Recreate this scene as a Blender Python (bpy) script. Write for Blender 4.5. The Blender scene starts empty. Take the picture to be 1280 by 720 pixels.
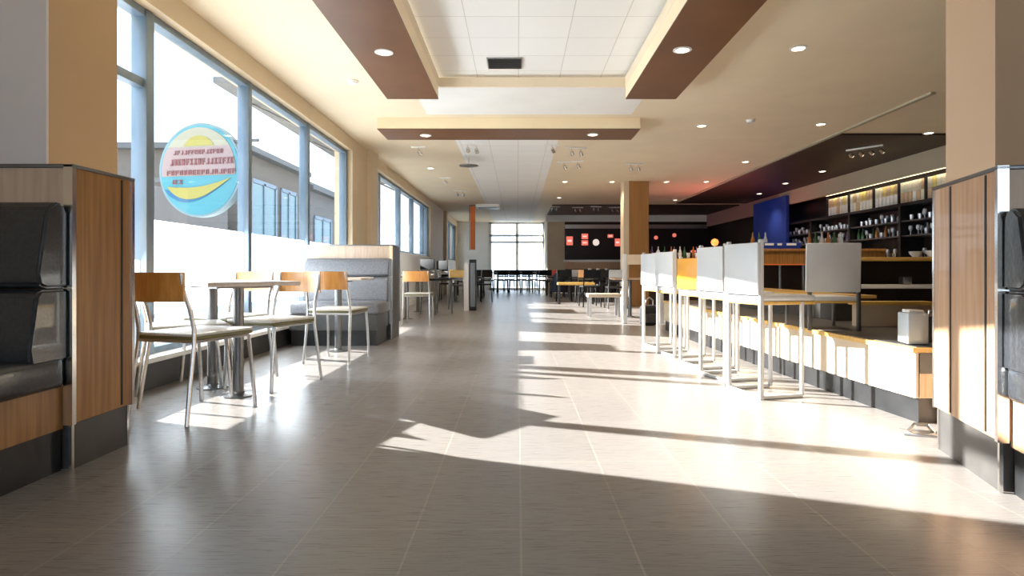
import bpy, bmesh, math, random
from mathutils import Vector, Matrix
random.seed(7)
S = bpy.context.scene
C = S.collection
PI = math.pi
F = 741.0; PX = 647.0; PY = 338.0; CH = 0.81     # focal length in pixels, vanishing point, lens height

# ------------------------------------------------------------ camera, light, exposure
cd = bpy.data.cameras.new('camera'); cam = bpy.data.objects.new('camera', cd); C.objects.link(cam)
cam.location = (0, 0, CH); cam.rotation_euler = (PI/2, 0, 0)
cd.sensor_width = 36; cd.lens = F/1280*36; cd.shift_x = -7/1280; cd.shift_y = -22/1280; cd.clip_start = .05; cd.clip_end = 300
S.camera = cam
S.view_settings.view_transform = 'Standard'; S.view_settings.look = 'None'
S.view_settings.exposure = -0.06; S.view_settings.gamma = 1.0; S.view_settings.use_curve_mapping = False

W = bpy.data.worlds.new('sky'); S.world = W; W.use_nodes = True
bg = W.node_tree.nodes['Background']; bg.inputs[0].default_value = (.74, .87, 1.0, 1); bg.inputs[1].default_value = 3.2

SUN_DIR = Vector((0.94, -0.34, -0.42))
sd = bpy.data.lights.new('sun', 'SUN'); sd.energy = 39; sd.angle = math.radians(.6); sd.color = (1, .97, .92)
so = bpy.data.objects.new('sun', sd); C.objects.link(so); so.rotation_euler = SUN_DIR.to_track_quat('-Z', 'Y').to_euler(); so.location = (-8, 6, 8)

# ------------------------------------------------------------ materials
def mat(name, col, rough=.5, metal=0, coat=0, emit=None, es=0, spec=.5):
    m = bpy.data.materials.new(name); m.use_nodes = True
    b = m.node_tree.nodes['Principled BSDF']
    b.inputs['Base Color'].default_value = (*col, 1); b.inputs['Roughness'].default_value = rough
    b.inputs['Metallic'].default_value = metal; b.inputs['Coat Weight'].default_value = coat
    b.inputs['Specular IOR Level'].default_value = spec
    if emit: b.inputs['Emission Color'].default_value = (*emit, 1); b.inputs['Emission Strength'].default_value = es
    return m
def noisy(m, c1, c2, scale=(1, 1, 1), ns=4, detail=4, bump=0, lo=.35, hi=.65):
    t = m.node_tree; N = t.nodes; L = t.links; b = N['Principled BSDF']
    tc = N.new('ShaderNodeTexCoord'); mp = N.new('ShaderNodeMapping'); mp.inputs['Scale'].default_value = scale
    no = N.new('ShaderNodeTexNoise'); no.inputs['Scale'].default_value = ns; no.inputs['Detail'].default_value = detail
    cr = N.new('ShaderNodeValToRGB'); cr.color_ramp.elements[0].color = (*c1, 1); cr.color_ramp.elements[1].color = (*c2, 1)
    cr.color_ramp.elements[0].position = lo; cr.color_ramp.elements[1].position = hi
    L.new(tc.outputs['Object'], mp.inputs[0]); L.new(mp.outputs[0], no.inputs['Vector']); L.new(no.outputs[0], cr.inputs[0]); L.new(cr.outputs[0], b.inputs['Base Color'])
    if bump:
        bp = N.new('ShaderNodeBump'); bp.inputs['Strength'].default_value = bump; bp.inputs['Distance'].default_value = .01
        L.new(no.outputs[0], bp.inputs['Height']); L.new(bp.outputs[0], b.inputs['Normal'])
    return m
def wood(name, c1, c2, scale=(14, 14, .7), rough=.4, coat=.15):
    return noisy(mat(name, c1, rough, coat=coat), c1, c2, scale, 3.0, 6, .05)
def paint(name, c, rough=.6):
    d = tuple(x*.95 for x in c)
    return noisy(mat(name, c, rough), d, c, (1, 1, 1), 2.0, 3, .02)
def grid(name, c1, c2, gc, w, h, off=0, gap=.004, rough=.5, origin=(0, 0, 0), stag=0, streak=None, bump=.3):
    m = mat(name, c1, rough); t = m.node_tree; N = t.nodes; L = t.links; b = N['Principled BSDF']
    tc = N.new('ShaderNodeTexCoord'); mp = N.new('ShaderNodeMapping'); mp.inputs['Location'].default_value = origin
    br = N.new('ShaderNodeTexBrick'); br.offset = stag; br.inputs['Scale'].default_value = 1
    br.inputs['Brick Width'].default_value = w; br.inputs['Row Height'].default_value = h
    br.inputs['Mortar Size'].default_value = gap; br.inputs['Mortar Smooth'].default_value = .1
    br.inputs['Color1'].default_value = (*c1, 1); br.inputs['Color2'].default_value = (*c2, 1); br.inputs['Mortar'].default_value = (*gc, 1)
    L.new(tc.outputs['Object'], mp.inputs[0]); L.new(mp.outputs[0], br.inputs['Vector'])
    src = br.outputs['Color']
    if streak:
        m2 = N.new('ShaderNodeMapping'); m2.inputs['Scale'].default_value = streak
        no = N.new('ShaderNodeTexNoise'); no.inputs['Scale'].default_value = 5; no.inputs['Detail'].default_value = 5
        mx = N.new('ShaderNodeMix'); mx.data_type = 'RGBA'; mx.blend_type = 'MULTIPLY'; mx.inputs['Factor'].default_value = .06
        L.new(tc.outputs['Object'], m2.inputs[0]); L.new(m2.outputs[0], no.inputs['Vector'])
        L.new(src, mx.inputs[6]); L.new(no.outputs[0], mx.inputs[7]); src = mx.outputs[2]
        rr = N.new('ShaderNodeMapRange'); rr.inputs[3].default_value = rough-.03; rr.inputs[4].default_value = rough+.03
        L.new(no.outputs[0], rr.inputs[0]); L.new(rr.outputs[0], b.inputs['Roughness'])
    L.new(src, b.inputs['Base Color'])
    bp = N.new('ShaderNodeBump'); bp.invert = True; bp.inputs['Strength'].default_value = bump; bp.inputs['Distance'].default_value = .003
    L.new(br.outputs['Fac'], bp.inputs['Height']); L.new(bp.outputs[0], b.inputs['Normal'])
    return m
def glassy(name, tint, gloss=.08, frost=0, frost_col=(.9, .95, 1)):
    m = bpy.data.materials.new(name); m.use_nodes = True; t = m.node_tree; N = t.nodes; L = t.links
    N.remove(N['Principled BSDF']); out = N['Material Output']
    tr = N.new('ShaderNodeBsdfTransparent'); tr.inputs[0].default_value = (*tint, 1)
    gl = N.new('ShaderNodeBsdfGlossy'); gl.inputs['Roughness'].default_value = .02
    lw = N.new('ShaderNodeLayerWeight'); lw.inputs[0].default_value = .5
    pw = N.new('ShaderNodeMath'); pw.operation = 'POWER'; pw.inputs[1].default_value = 5; L.new(lw.outputs['Facing'], pw.inputs[0])
    fr = N.new('ShaderNodeMath'); fr.operation = 'MULTIPLY_ADD'; fr.inputs[1].default_value = .5; fr.inputs[2].default_value = .03; L.new(pw.outputs[0], fr.inputs[0])
    mx = N.new('ShaderNodeMixShader'); L.new(fr.outputs[0], mx.inputs[0]); L.new(tr.outputs[0], mx.inputs[1]); L.new(gl.outputs[0], mx.inputs[2])
    last = mx.outputs[0]
    if frost:
        tl = N.new('ShaderNodeBsdfTranslucent'); tl.inputs[0].default_value = (*frost_col, 1)
        m2 = N.new('ShaderNodeMixShader'); m2.inputs[0].default_value = frost
        L.new(last, m2.inputs[1]); L.new(tl.outputs[0], m2.inputs[2]); last = m2.outputs[0]
    L.new(last, out.inputs[0]); return m
M = {}
M['floor'] = grid('grey porcelain floor tile', (.245, .222, .202), (.225, .204, .187), (.32, .28, .235), .33, .66, gap=.0035, rough=.28, origin=(-.01, .125, 0), streak=(1.5, 60, 1))
M['ceil'] = paint('cream ceiling paint', (.82, .69, .50))
M['tilec'] = grid('white ceiling tile', (.86, .85, .82), (.83, .82, .80), (.62, .60, .56), .45, .45, gap=.004, rough=.8, origin=(-.01, 0, 0))
M['cream'] = paint('cream wall paint', (.66, .53, .36))
M['orangewall'] = paint('tan column paint', (.56, .37, .19))
M['pier'] = paint('tan plaster', (.60, .41, .26))
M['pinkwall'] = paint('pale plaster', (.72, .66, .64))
M['white'] = paint('white paint', (.84, .82, .78))
M['warm'] = paint('warm ivory paint', (.90, .74, .50))
M['brown'] = noisy(mat('chocolate ceiling panel', (.15, .062, .024), .45), (.135, .055, .02), (.165, .07, .027), (1, 1, 1), 2)
M['dark'] = noisy(mat('dark brown soffit', (.03, .016, .01), .5), (.022, .012, .008), (.04, .02, .012), (1, 1, 1), 2)
M['black'] = noisy(mat('black laminate', (.012, .012, .013), .35), (.01, .01, .011), (.02, .02, .02), (1, 1, 1), 6)
M['matblack'] = mat('matte black', (.015, .015, .016), .75, spec=.2)
M['charcoal'] = noisy(mat('charcoal laminate', (.05, .048, .045), .4), (.045, .043, .04), (.065, .06, .055), (1, 1, 1), 6)
M['leather'] = noisy(mat('black leather', (.022, .024, .027), .30, coat=.4), (.018, .02, .023), (.03, .032, .036), (1, 1, 1), 60, 3, .12)
M['greyleather'] = noisy(mat('grey leather', (.16, .16, .17), .35), (.14, .14, .15), (.19, .19, .2), (1, 1, 1), 60, 3, .1)
M['wood'] = wood('walnut panel', (.25, .105, .025), (.38, .18, .045))
M['woodlight'] = wood('light oak panel', (.42, .26, .15), (.55, .36, .22))
M['woodh'] = wood('oak strip', (.45, .32, .22), (.55, .40, .29), (12, 12, 1.2))
M['ply'] = wood('orange plywood', (.50, .20, .035), (.62, .29, .06), (14, 2, 2), .35, .3)
M['yellow'] = wood('honey wood edge', (.62, .36, .08), (.72, .45, .12), (2, 14, 14), .35, .3)
M['colwood'] = wood('brown column veneer', (.32, .15, .04), (.38, .18, .055), (9, 9, .4))
M['chrome'] = mat('chrome', (.78, .76, .73), .16, 1)
M['steel'] = noisy(mat('brushed steel', (.5, .5, .5), .32, 1), (.45, .45, .45), (.56, .56, .56), (1, 1, 12), 20)
M['palesteel'] = mat('pale blue steel', (.55, .62, .68), .35, .25)
M['darksteel'] = mat('dark steel', (.16, .16, .16), .35, .8)
M['alu'] = noisy(mat('blue grey aluminium', (.20, .26, .32), .38, .6), (.18, .24, .30), (.22, .28, .34), (1, 1, .3), 10)
M['seat'] = noisy(mat('pale woven seat', (.62, .60, .55), .5), (.55, .53, .48), (.7, .68, .62), (1, 1, 1), 80, 2, .2)
M['olive'] = mat('olive seat edge', (.16, .14, .05), .45)
M['tabletop'] = wood('pale table laminate', (.60, .50, .42), (.68, .58, .50), (2, 12, 12), .3, .3)
M['whitelam'] = noisy(mat('white stool back', (.6, .6, .59), .4), (.58, .58, .57), (.62, .62, .61), (1, 1, 1), 5)
M['whitemetal'] = mat('white painted metal', (.55, .55, .54), .3)
M['creamlam'] = noisy(mat('cream laminate', (.58, .47, .33), .35), (.55, .44, .31), (.61, .50, .36), (1, 1, 1), 3)
M['amber'] = mat('amber plastic', (.80, .36, .03), .35)
M['orange'] = mat('orange fabric', (.70, .17, .03), .7)
M['lamp'] = mat('downlight glow', (1, .9, .75), .5, emit=(1, .86, .66), es=9)
M['ring'] = mat('white fixture trim', (.8, .78, .74), .4)
M['blue'] = mat('backlit blue panel', (.014, .035, .22), .4, emit=(.01, .04, .32), es=.1)
M['menu'] = mat('dark menu board', (.018, .010, .012), .4)
M['redglow'] = mat('red lit poster', (.7, .1, .07), .5, emit=(1, .22, .16), es=.9)
M['whiteglow'] = mat('white lit poster', (.9, .8, .75), .5, emit=(1, .85, .75), es=.8)
M['bulk'] = paint('olive beige bulkhead', (.46, .40, .29))
M['pink'] = paint('rose bulkhead', (.42, .20, .18))
M['carton'] = [noisy(mat('carton '+n, c, .5), tuple(x*.85 for x in c), c, (1, 1, 1), 30) for n, c in (('cream', (.85, .80, .62)), ('yellow', (.82, .66, .22)), ('white', (.85, .84, .80)), ('tan', (.66, .48, .30)))]
M['glassware'] = mat('glassware', (.62, .66, .72), .12, .35)
M['bottles'] = [mat('bottle '+n, c, .15, coat=.5) for n, c in (('amber', (.30, .11, .02)), ('green', (.03, .10, .04)), ('clear', (.5, .52, .55)), ('violet', (.10, .06, .16)))]
M['porcelain'] = mat('white porcelain', (.85, .85, .83), .25)
M['glass'] = glassy('window glass', (.96, .98, 1))
M['frost'] = glassy('frosted film', (.82, .9, .97), frost=.72)
M['pave'] = grid('pale concrete paving', (.55, .55, .53), (.50, .50, .49), (.38, .38, .37), 1.2, 1.2, gap=.01, rough=.8)
M['stucco'] = paint('grey stucco', (.17, .15, .13), .9)
M['stucco2'] = paint('light grey stucco', (.20, .19, .185), .9)
M['roofm'] = paint('grey roof sheet', (.12, .125, .13), .6)
M['pane'] = mat('dark tinted window', (.16, .28, .32), .1)
M['teal'] = mat('turquoise sign face', (.055, .25, .31), .5)
M['deepteal'] = mat('blue sign shadow', (.015, .12, .25), .5)
M['signy'] = mat('yellow sign face', (.30, .27, .06), .5)
M['signc'] = mat('cream sign face', (.30, .29, .22), .5)
M['signp'] = mat('pink sign band', (.29, .22, .22), .5)
M['signr'] = mat('red sign lettering', (.20, .06, .07), .5)
M['rim'] = mat('pale blue sign rim', (.17, .25, .28), .4)
M['navy'] = mat('navy fabric', (.02, .03, .06), .8)
M['red'] = mat('red plastic', (.5, .05, .03), .4)
M['olivebag'] = mat('black fabric', (.012, .012, .012), .8)

# ------------------------------------------------------------ mesh helpers
class MB:
    def __init__(s): s.bm = bmesh.new()
    def box(s, c, d, rz=0, bev=0, rx=0, seg=2):
        m = Matrix.Translation(c) @ Matrix.Rotation(rz, 4, 'Z') @ Matrix.Rotation(rx, 4, 'X') @ Matrix.Diagonal((*d, 1))
        t = bmesh.new(); bmesh.ops.create_cube(t, size=1); bmesh.ops.transform(t, matrix=m, verts=t.verts)
        if bev: bmesh.ops.bevel(t, geom=t.edges, offset=bev, segments=seg, affect='EDGES', profile=.5)
        s._add(t); return s
    def span(s, x0, x1, y0, y1, z0, z1, bev=0, seg=2):
        return s.box(((x0+x1)/2, (y0+y1)/2, (z0+z1)/2), (abs(x1-x0), abs(y1-y0), abs(z1-z0)), bev=bev, seg=seg)
    def _add(s, t):
        me = bpy.data.meshes.new('t'); t.to_mesh(me); s.bm.from_mesh(me); bpy.data.meshes.remove(me); t.free()
    def tube(s, pts, r, n=10, flat=None):
        pts = [Vector(p) for p in pts]; rings = []
        for i, p in enumerate(pts):
            if i == 0: d = pts[1]-p
            elif i == len(pts)-1: d = p-pts[-2]
            else: d = (pts[i+1]-p).normalized()+(p-pts[i-1]).normalized()
            d.normalize(); up = Vector((0, 0, 1)) if abs(d.z) < .9 else Vector((0, 1, 0))
            a = d.cross(up).normalized(); b = d.cross(a).normalized()
            rr = r[i] if isinstance(r, (list, tuple)) else r
            rings.append([s.bm.verts.new(p+a*rr*math.cos(2*PI*k/n)+b*rr*(flat or 1)*math.sin(2*PI*k/n)) for k in range(n)])
        for i in range(len(rings)-1):
            for k in range(n): s.bm.faces.new((rings[i][k], rings[i][(k+1) % n], rings[i+1][(k+1) % n], rings[i+1][k]))
        s.bm.faces.new(rings[0][::-1]); s.bm.faces.new(rings[-1]); return s
    def lathe(s, prof, c=(0, 0, 0), n=20):
        rings = []
        for r, z in prof: rings.append([s.bm.verts.new((c[0]+r*math.cos(2*PI*k/n), c[1]+r*math.sin(2*PI*k/n), c[2]+z)) for k in range(n)])
        for i in range(len(rings)-1):
            for k in range(n): s.bm.faces.new((rings[i][k], rings[i][(k+1) % n], rings[i+1][(k+1) % n], rings[i+1][k]))
        s.bm.faces.new(rings[0][::-1]); s.bm.faces.new(rings[-1]); return s
    def prism(s, poly, d, mtx=None):
        """poly in XZ plane, extruded along y by d"""
        a = [s.bm.verts.new((x, 0, z)) for x, z in poly]; b = [s.bm.verts.new((x, d, z)) for x, z in poly]
        s.bm.faces.new(a); s.bm.faces.new(b[::-1]); n = len(poly)
        for i in range(n): s.bm.faces.new((a[(i+1) % n], a[i], b[i], b[(i+1) % n]))
        if mtx: bmesh.ops.transform(s.bm, matrix=mtx, verts=a+b)
        return s
    def build(s, name, m, parent=None, smooth=True):
        bmesh.ops.recalc_face_normals(s.bm, faces=s.bm.faces)
        me = bpy.data.meshes.new(name); s.bm.to_mesh(me); s.bm.free()
        if smooth:
            me.polygons.foreach_set('use_smooth', [True]*len(me.polygons)); me.set_sharp_from_angle(angle=math.radians(35))
        me.materials.append(m); o = bpy.data.objects.new(name, me); C.objects.link(o)
        if parent: o.parent = parent
        return o
def struct(name, x0, x1, y0, y1, z0, z1, m, bev=0):
    o = MB().span(x0, x1, y0, y1, z0, z1, bev).build(name, m); o['kind'] = 'structure'; return o
def tag(o, label, cat, group=None, kind=None):
    o['label'] = label; o['category'] = cat
    if group: o['group'] = group
    if kind: o['kind'] = kind
    return o
def thing(name, label, cat, loc=(0, 0, 0), rz=0, group=None):
    o = bpy.data.objects.new(name, None); C.objects.link(o); o.location = loc; o.rotation_euler = (0, 0, rz); o.empty_display_size = .1
    return tag(o, label, cat, group)
def dup(root, loc, rz, label, group=None):
    r = root.copy(); C.objects.link(r); r.location = loc; r.rotation_euler = (0, 0, rz); r['label'] = label
    if group: r['group'] = group
    for ch in list(root.children):
        c = ch.copy(); C.objects.link(c); c.parent = r
        for g in list(ch.children):
            d = g.copy(); C.objects.link(d); d.parent = c
    return r
def atz(px, py, z):
    """point of the photo at pixel (px, py) that lies at height z"""
    Y = (CH-z)*F/(py-PY); return ((px-PX)/F*Y, Y, z)

# ------------------------------------------------------------ room shell
XL = -2.60                       # glass plane on the left
struct('floor', XL-.15, 7.4, -3.2, 24.7, -.1, 0, M['floor'])
struct('wall_back', XL-.15, -2.2, -3.35, -3.2, 0, 3.1, M['cream'])
struct('wall_back', 2.9, 7.4, -3.35, -3.2, 0, 3.1, M['cream'])
struct('wall_back', -2.2, 2.9, -3.35, -3.2, 2.7, 3.1, M['cream'])
rb = bpy.data.objects.new('window_5', None); C.objects.link(rb); rb['kind'] = 'structure'  # glazing added behind the camera to light the booth faces turned towards it
fb = MB()
for x in (-2.17, -.5, 1.2, 2.87): fb.span(x-.04, x+.04, -3.32, -3.23, 0, 2.7)
for z in (.04, 2.66): fb.span(-2.2, 2.9, -3.32, -3.23, z-.04, z+.04)
fb.build('window_frame', M['alu'], rb)
MB().span(-2.2, 2.9, -3.28, -3.272, 0, 2.7).build('window_glass', M['glass'], rb)
struct('wall_right', 7.3, 7.45, -3.2, 24.7, 0, 3.1, M['dark'])
# ceiling with a raised tiled bay between the brown panels
struct('ceiling', XL-.15, -.85, -3.2, 24.7, 2.8, 2.9, M['ceil'])
struct('ceiling', 1.16, 7.4, -3.2, 24.7, 2.8, 2.9, M['ceil'])
struct('ceiling', -.85, 1.16, 6.42, 24.7, 2.8, 2.9, M['ceil'])
struct('ceiling', -1.0, 1.3, -3.2, 6.6, 2.93, 3.0, M['tilec'])
struct('trim_1', -1.15, 1.45, 6.44, 7.55, 2.795, 2.80, M['white'])
o = struct('trim_2', -.95, .62, 8.5, 24.4, 2.793, 2.80, M['tilec'])
struct('trim_3', 4.60, 4.66, 6.6, 17, 2.775, 2.80, M['bulk'])
# left wall
struct('wall_left', XL-.15, -2.5, -3.2, 3.2, 0, 2.8, M['cream'])
struct('wall_left', XL-.15, -2.48, 3.2, 24.6, 2.61, 2.8, M['cream'])
struct('wall_left', XL-.15, -2.50, 3.2, 8.9, 0, .19, M['charcoal'])
struct('trim_4', XL-.17, -2.44, 3.2, 8.9, .19, .225, M['white'], .004)
struct('wall_left', XL-.15, -2.48, 8.9, 10.2, 0, 2.61, M['cream'])
struct('trim_5', -2.48, -2.40, 9.75, 10.2, 0, 2.8, M['cream'])
struct('wall_left', XL-.15, -2.50, 10.2, 16.9, 0, 1.20, M['white'])
struct('wall_left', XL-.15, -2.48, 16.9, 20.3, 0, 2.61, M['cream'])
struct('trim_6', -2.48, -2.38, 19.9, 20.3, 0, 2.8, M['cream'])
struct('wall_left', XL-.15, -2.50, 20.3, 24.0, 0, 1.20, M['white'])
struct('wall_left', XL-.15, -2.48, 24.0, 24.6, 0, 2.61, M['cream'])
struct('baseboard_left', -2.5, -2.47, 10.2, 16.9, 0, .1, M['white'])
# column beside the near booth, left
struct('wall_left', -2.50, -2.215, 2.80, 3.28, 0, 2.8, M['orangewall'])
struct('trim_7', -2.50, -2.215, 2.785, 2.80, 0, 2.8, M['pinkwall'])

def mullion_set(n, y0, y1, z0, z1, ys, frosted=None, trans=()):
    root = bpy.data.objects.new('window_%d' % n, None); C.objects.link(root); root['kind'] = 'structure'
    f = MB()
    f.span(XL-.05, XL+.04, y0, y1, z1-.05, z1); f.span(XL-.05, XL+.04, y0, y1, z0, z0+.045)
    for y, w in ys: f.span(XL-.06, XL+.05, y-w/2, y+w/2, z0, z1, .006)
    for (a, b, z) in trans: f.span(XL-.04, XL+.03, a, b, z-.03, z+.03)
    f.build('window_frame', M['alu'], root)
    g = MB(); g.span(XL-.004, XL+.004, 4.12 if frosted else y0, y1, z0 if not frosted else frosted, z1)
    if frosted: g.span(XL-.004, XL+.004, y0, 4.12, .88, z1)
    g.build('window_glass', M['glass'], root)
    if frosted:
        g = MB(); g.span(XL-.004, XL+.004, 4.12, y1, .50, frosted); g.span(XL-.004, XL+.004, y0, 4.12, .50, .88); g.build('frosted_glass', M['frost'], root)
        g = MB(); g.span(XL-.004, XL+.004, y0, y1, z0, .50); g.build('window_glass', M['glass'], root)
mullion_set(1, 3.2, 8.9, .225, 2.61, [(3.23, .05), (4.12, .09), (5.66, .075), (7.25, .075), (8.86, .06)], 1.17, [(3.2, 4.1, 2.10)])
mullion_set(2, 10.2, 16.9, 1.20, 2.61, [(10.24, .07), (11.0, .07), (12.9, .08), (14.5, .08), (16.1, .08), (16.85, .08)])
mullion_set(3, 20.3, 24.0, 1.20, 2.61, [(20.34, .1), (22.3, .12), (23.95, .1)])

# far wall
struct('wall_far', XL-.15, -1.16, 24.5, 24.65, 0, 2.8, M['white'])
struct('wall_far', 1.10, 1.75, 22.0, 22.15, 0, 2.8, M['cream'])
struct('wall_far', 1.10, 1.16, 22.15, 24.6, 0, 2.8, M['bulk'])
struct('wall_far', 1.75, 7.4, 22.1, 22.25, 0, 2.8, M['dark'])
root = bpy.data.objects.new('window_4', None); C.objects.link(root); root['kind'] = 'structure'
f = MB()
for x in (-1.13, -.02, 1.08): f.span(x-.05, x+.05, 24.5, 24.6, 0, 2.8)
for z in (.04, 1.98, 2.25, 2.77): f.span(-1.16, 1.12, 24.5, 24.6, z-.04, z+.04)
f.build('window_frame', M['ring'], root)
MB().span(-1.16, 1.12, 24.545, 24.555, 0, 2.8).build('window_glass', M['glass'], root)
# dark bar soffit and bulkheads
struct('ceiling', 4.66, 6.7, 8.6, 17.4, 2.77, 2.80, M['dark'])
struct('ceiling', 1.05, 6.7, 17.9, 21.0, 2.77, 2.80, M['dark'])
struct('trim_8', 6.70, 6.78, 5.0, 15.2, 2.44, 2.80, M['bulk'])
struct('trim_9', 6.70, 6.78, 15.2, 21.0, 2.36, 2.77, M['pink'])
struct('trim_10', 1.0, 6.70, 21.0, 21.1, 2.54, 2.80, M['white'])

# brown dropped panels
def drop_panel(name, x0, x1, y0, y1, label):
    r = thing('ceiling_panel', label, 'ceiling panel', ((x0+x1)/2, (y0+y1)/2, 2.80))
    dx, dy = (x1-x0)/2, (y1-y0)/2
    MB().span(-dx, dx, -dy, dy, -.150, -.142).build('brown_face', M['brown'], r)
    MB().span(-dx+.002, dx-.002, -dy+.002, dy-.002, -.142, 0).build('ivory_edge', M['warm'], r)
    return r
drop_panel('p', -1.40, -.85, -2.5, 6.37, 'long brown dropped ceiling panel on the window side')
drop_panel('p', 1.16, 1.70, -2.5, 6.37, 'long brown dropped ceiling panel on the bar side')
drop_panel('p', -1.83, 1.60, 7.72, 8.36, 'brown ceiling panel hung crosswise over the aisle')

# column
struct('wall_column', 2.24, 3.3, 2.78, 3.10, 0, 2.8, M['pier'])
c = thing('wood_column', 'brown wood-clad square column between bar stools and menu wall', 'column', (0, 0, 0))
MB().span(2.48, 2.92, 13.2, 13.6, 0, 2.8).build('veneer', M['colwood'], c)
MB().span(2.36, 2.48, 13.2, 13.6, 0, 2.8).build('cream_side', M['cream'], c)

# ------------------------------------------------------------ downlights and fixtures
def make_down():
    r = thing('downlight', 'x', 'ceiling light')
    MB().lathe([(.075, 0), (.078, -.006), (.055, -.010), (.053, -.004)], n=24).build('trim_ring', M['ring'], r)
    MB().lathe([(.052, -.003), (.052, -.007), (.03, -.009), (.001, -.009)], n=24).build('lens', M['lamp'], r)
    return r
D0 = None
spots = [(480, 65, 2.65, 'on the window-side brown panel'), (853, 62, 2.65, 'on the bar-side brown panel'),
         (532, 169, 2.65, 'left one on the crosswise brown panel'), (741, 168, 2.65, 'right one on the crosswise brown panel'),
         (998, 60, 2.8, 'largest, on the cream ceiling right of the panels'), (877, 157, 2.8, 'on the cream ceiling just right of the crosswise panel'),
         (1026, 155, 2.8, 'on the cream ceiling beside the dark bar soffit corner'), (932, 202, 2.8, 'on the cream ceiling above the second white stool'),
         (833, 227, 2.8, 'on the cream ceiling right beside the wood column'), (883, 227, 2.8, 'on the rosy ceiling edge near the bar soffit'),
         (844, 250, 2.8, 'small one beyond the wood column'),
         (1161, 166, 2.77, 'nearest one in the dark bar soffit'), (1028, 214, 2.77, 'second one in the dark bar soffit'),
         (982, 229, 2.77, 'third one in the dark bar soffit'), (949, 242, 2.77, 'furthest one in the dark bar soffit'),
         (538, 210, 2.8, 'on the ceiling near second window bay'), (706, 227, 2.8, 'on the ceiling in mid aisle'), (765, 227, 2.8, 'small one left of the wood column'), (699, 247, 2.8, 'far one over the aisle end')]
for i, (px, py, z, where) in enumerate(spots):
    p = atz(px, py, z); lab = 'round recessed downlight ' + where
    if D0 is None: D0 = make_down(); o = D0; o.location = p; o['label'] = lab
    else: o = dup(D0, p, 0, lab)
    o['group'] = 'recessed downlights'
    if i < 19:
        ld = bpy.data.lights.new('downlight_beam', 'SPOT'); ld.energy = 55; ld.spot_size = math.radians(110); ld.spot_blend = .8; ld.color = (1, .80, .58); ld.shadow_soft_size = .05
        lo = bpy.data.objects.new('downlight_beam', ld); C.objects.link(lo); lo.location = (0, 0, -.02); lo.parent = o
def detector(px, py, label):
    r = thing('smoke_detector', label, 'smoke detector', atz(px, py, 2.8))
    MB().lathe([(.06, 0), (.06, -.012)], n=24).build('base', M['ring'], r)
    MB().lathe([(.05, -.012), (.048, -.03), (.02, -.042), (.001, -.042)], n=24).build('cover', M['porcelain'], r)
detector(441, 101, 'white round smoke detector left of the window-side brown panel')
detector(938, 150, 'tiny ceiling sensor between two downlights on the cream ceiling')
g = thing('air_vent', 'grey slatted air vent at end of white tiled ceiling', 'vent', (-.13, 6.05, 2.93))
MB().span(-.18, .18, -.16, .16, -.012, 0).build('frame', M['steel'], g)
m_ = MB()
for k in range(7): m_.box((0, -.12+k*.04, -.016), (.33, .022, .005), rx=.5)
m_.build('slats', M['darksteel'], g)
def spot_cluster(px, py, n, label, rz=0, z=2.8, m='chrome'):
    r = thing('track_spotlight', label, 'spotlight', atz(px, py, z), rz)
    MB().box((0, 0, -.012), (.14+.10*n, .035, .024), bev=.004).build('track', M['ring'], r)
    for k in range(n):
        x = (k-(n-1)/2)*.15
        h = MB(); h.tube([(x, 0, -.02), (x, 0, -.08)], .008, 8); h.tube([(x, 0, -.07), (x+.035, .05, -.115)], [.026, .034], 14).build('spot_head', M[m], r)
        MB().tube([(x+.0352, .0503, -.1155), (x+.0375, .0535, -.1185)], .024, 14).build('spot_lens', M['lamp'], r)
spot_cluster(523, 183, 1, 'small white ceiling spotlight behind left end of crosswise panel')
spot_cluster(590, 180, 2, 'chrome double spotlight hanging behind the crosswise panel', .5)
spot_cluster(556, 222, 1, 'white spotlight on ceiling nearest the second windows')
spot_cluster(575, 238, 2, 'pale track of two spotlights over the left far aisle', .4)
spot_cluster(690, 180, 1, 'tiny dark ceiling spotlight right of the aisle centre')
spot_cluster(720, 184, 2, 'bright double spotlight right of the aisle centre', .2)
spot_cluster(705, 202, 1, 'small chrome spotlight below the double spotlight')
spot_cluster(722, 201, 1, 'small dark spotlight beside the chrome one')
spot_cluster(793, 204, 2, 'double spotlight just left of the wood column', .2)
spot_cluster(1080, 184, 4, 'track of four spotlights under the dark bar soffit', -.9, 2.77)
spot_cluster(693, 258, 2, 'far spotlight pair before the menu wall', .3, 2.77)
spot_cluster(722, 259, 2, 'spotlight pair over left half of menu wall', .0, 2.77)
spot_cluster(745, 258, 2, 'spotlight pair over middle of menu wall', .2, 2.77)
spot_cluster(768, 259, 2, 'spotlight pair over right half of menu wall', -.2, 2.77)
cm = thing('ceiling_dish', 'grey dish-shaped ceiling speaker hanging left of aisle', 'speaker', atz(586, 196, 2.8))
MB().tube([(0, 0, 0), (0, 0, -.12)], .012, 8).build('stem', M['chrome'], cm)
MB().lathe([(.02, -.115), (.17, -.15), (.17, -.16), (.01, -.15)], n=24).build('dish', M['steel'], cm)
ac = thing('air_unit', 'pale ceiling air unit beside top of the orange banner', 'air conditioner', atz(610, 256, 2.8))
MB().span(-.35, .35, -.3, .3, -.10, 0, .01).build('housing', M['ring'], ac)
MB().span(-.28, .28, -.24, .24, -.115, -.10).build('grille', M['darksteel'], ac)
ra = thing('wall_reader', 'white bracket light at end of the tiled ceiling bay beside bar-side panel', 'light', (.93, 3.6, 2.93))
MB().span(-.03, .03, -.12, .12, -.04, 0, .005).build('housing', M['porcelain'], ra)
MB().box((.02, 0, -.07), (.02, .2, .06), bev=.004).build('visor', M['ring'], ra)

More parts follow.
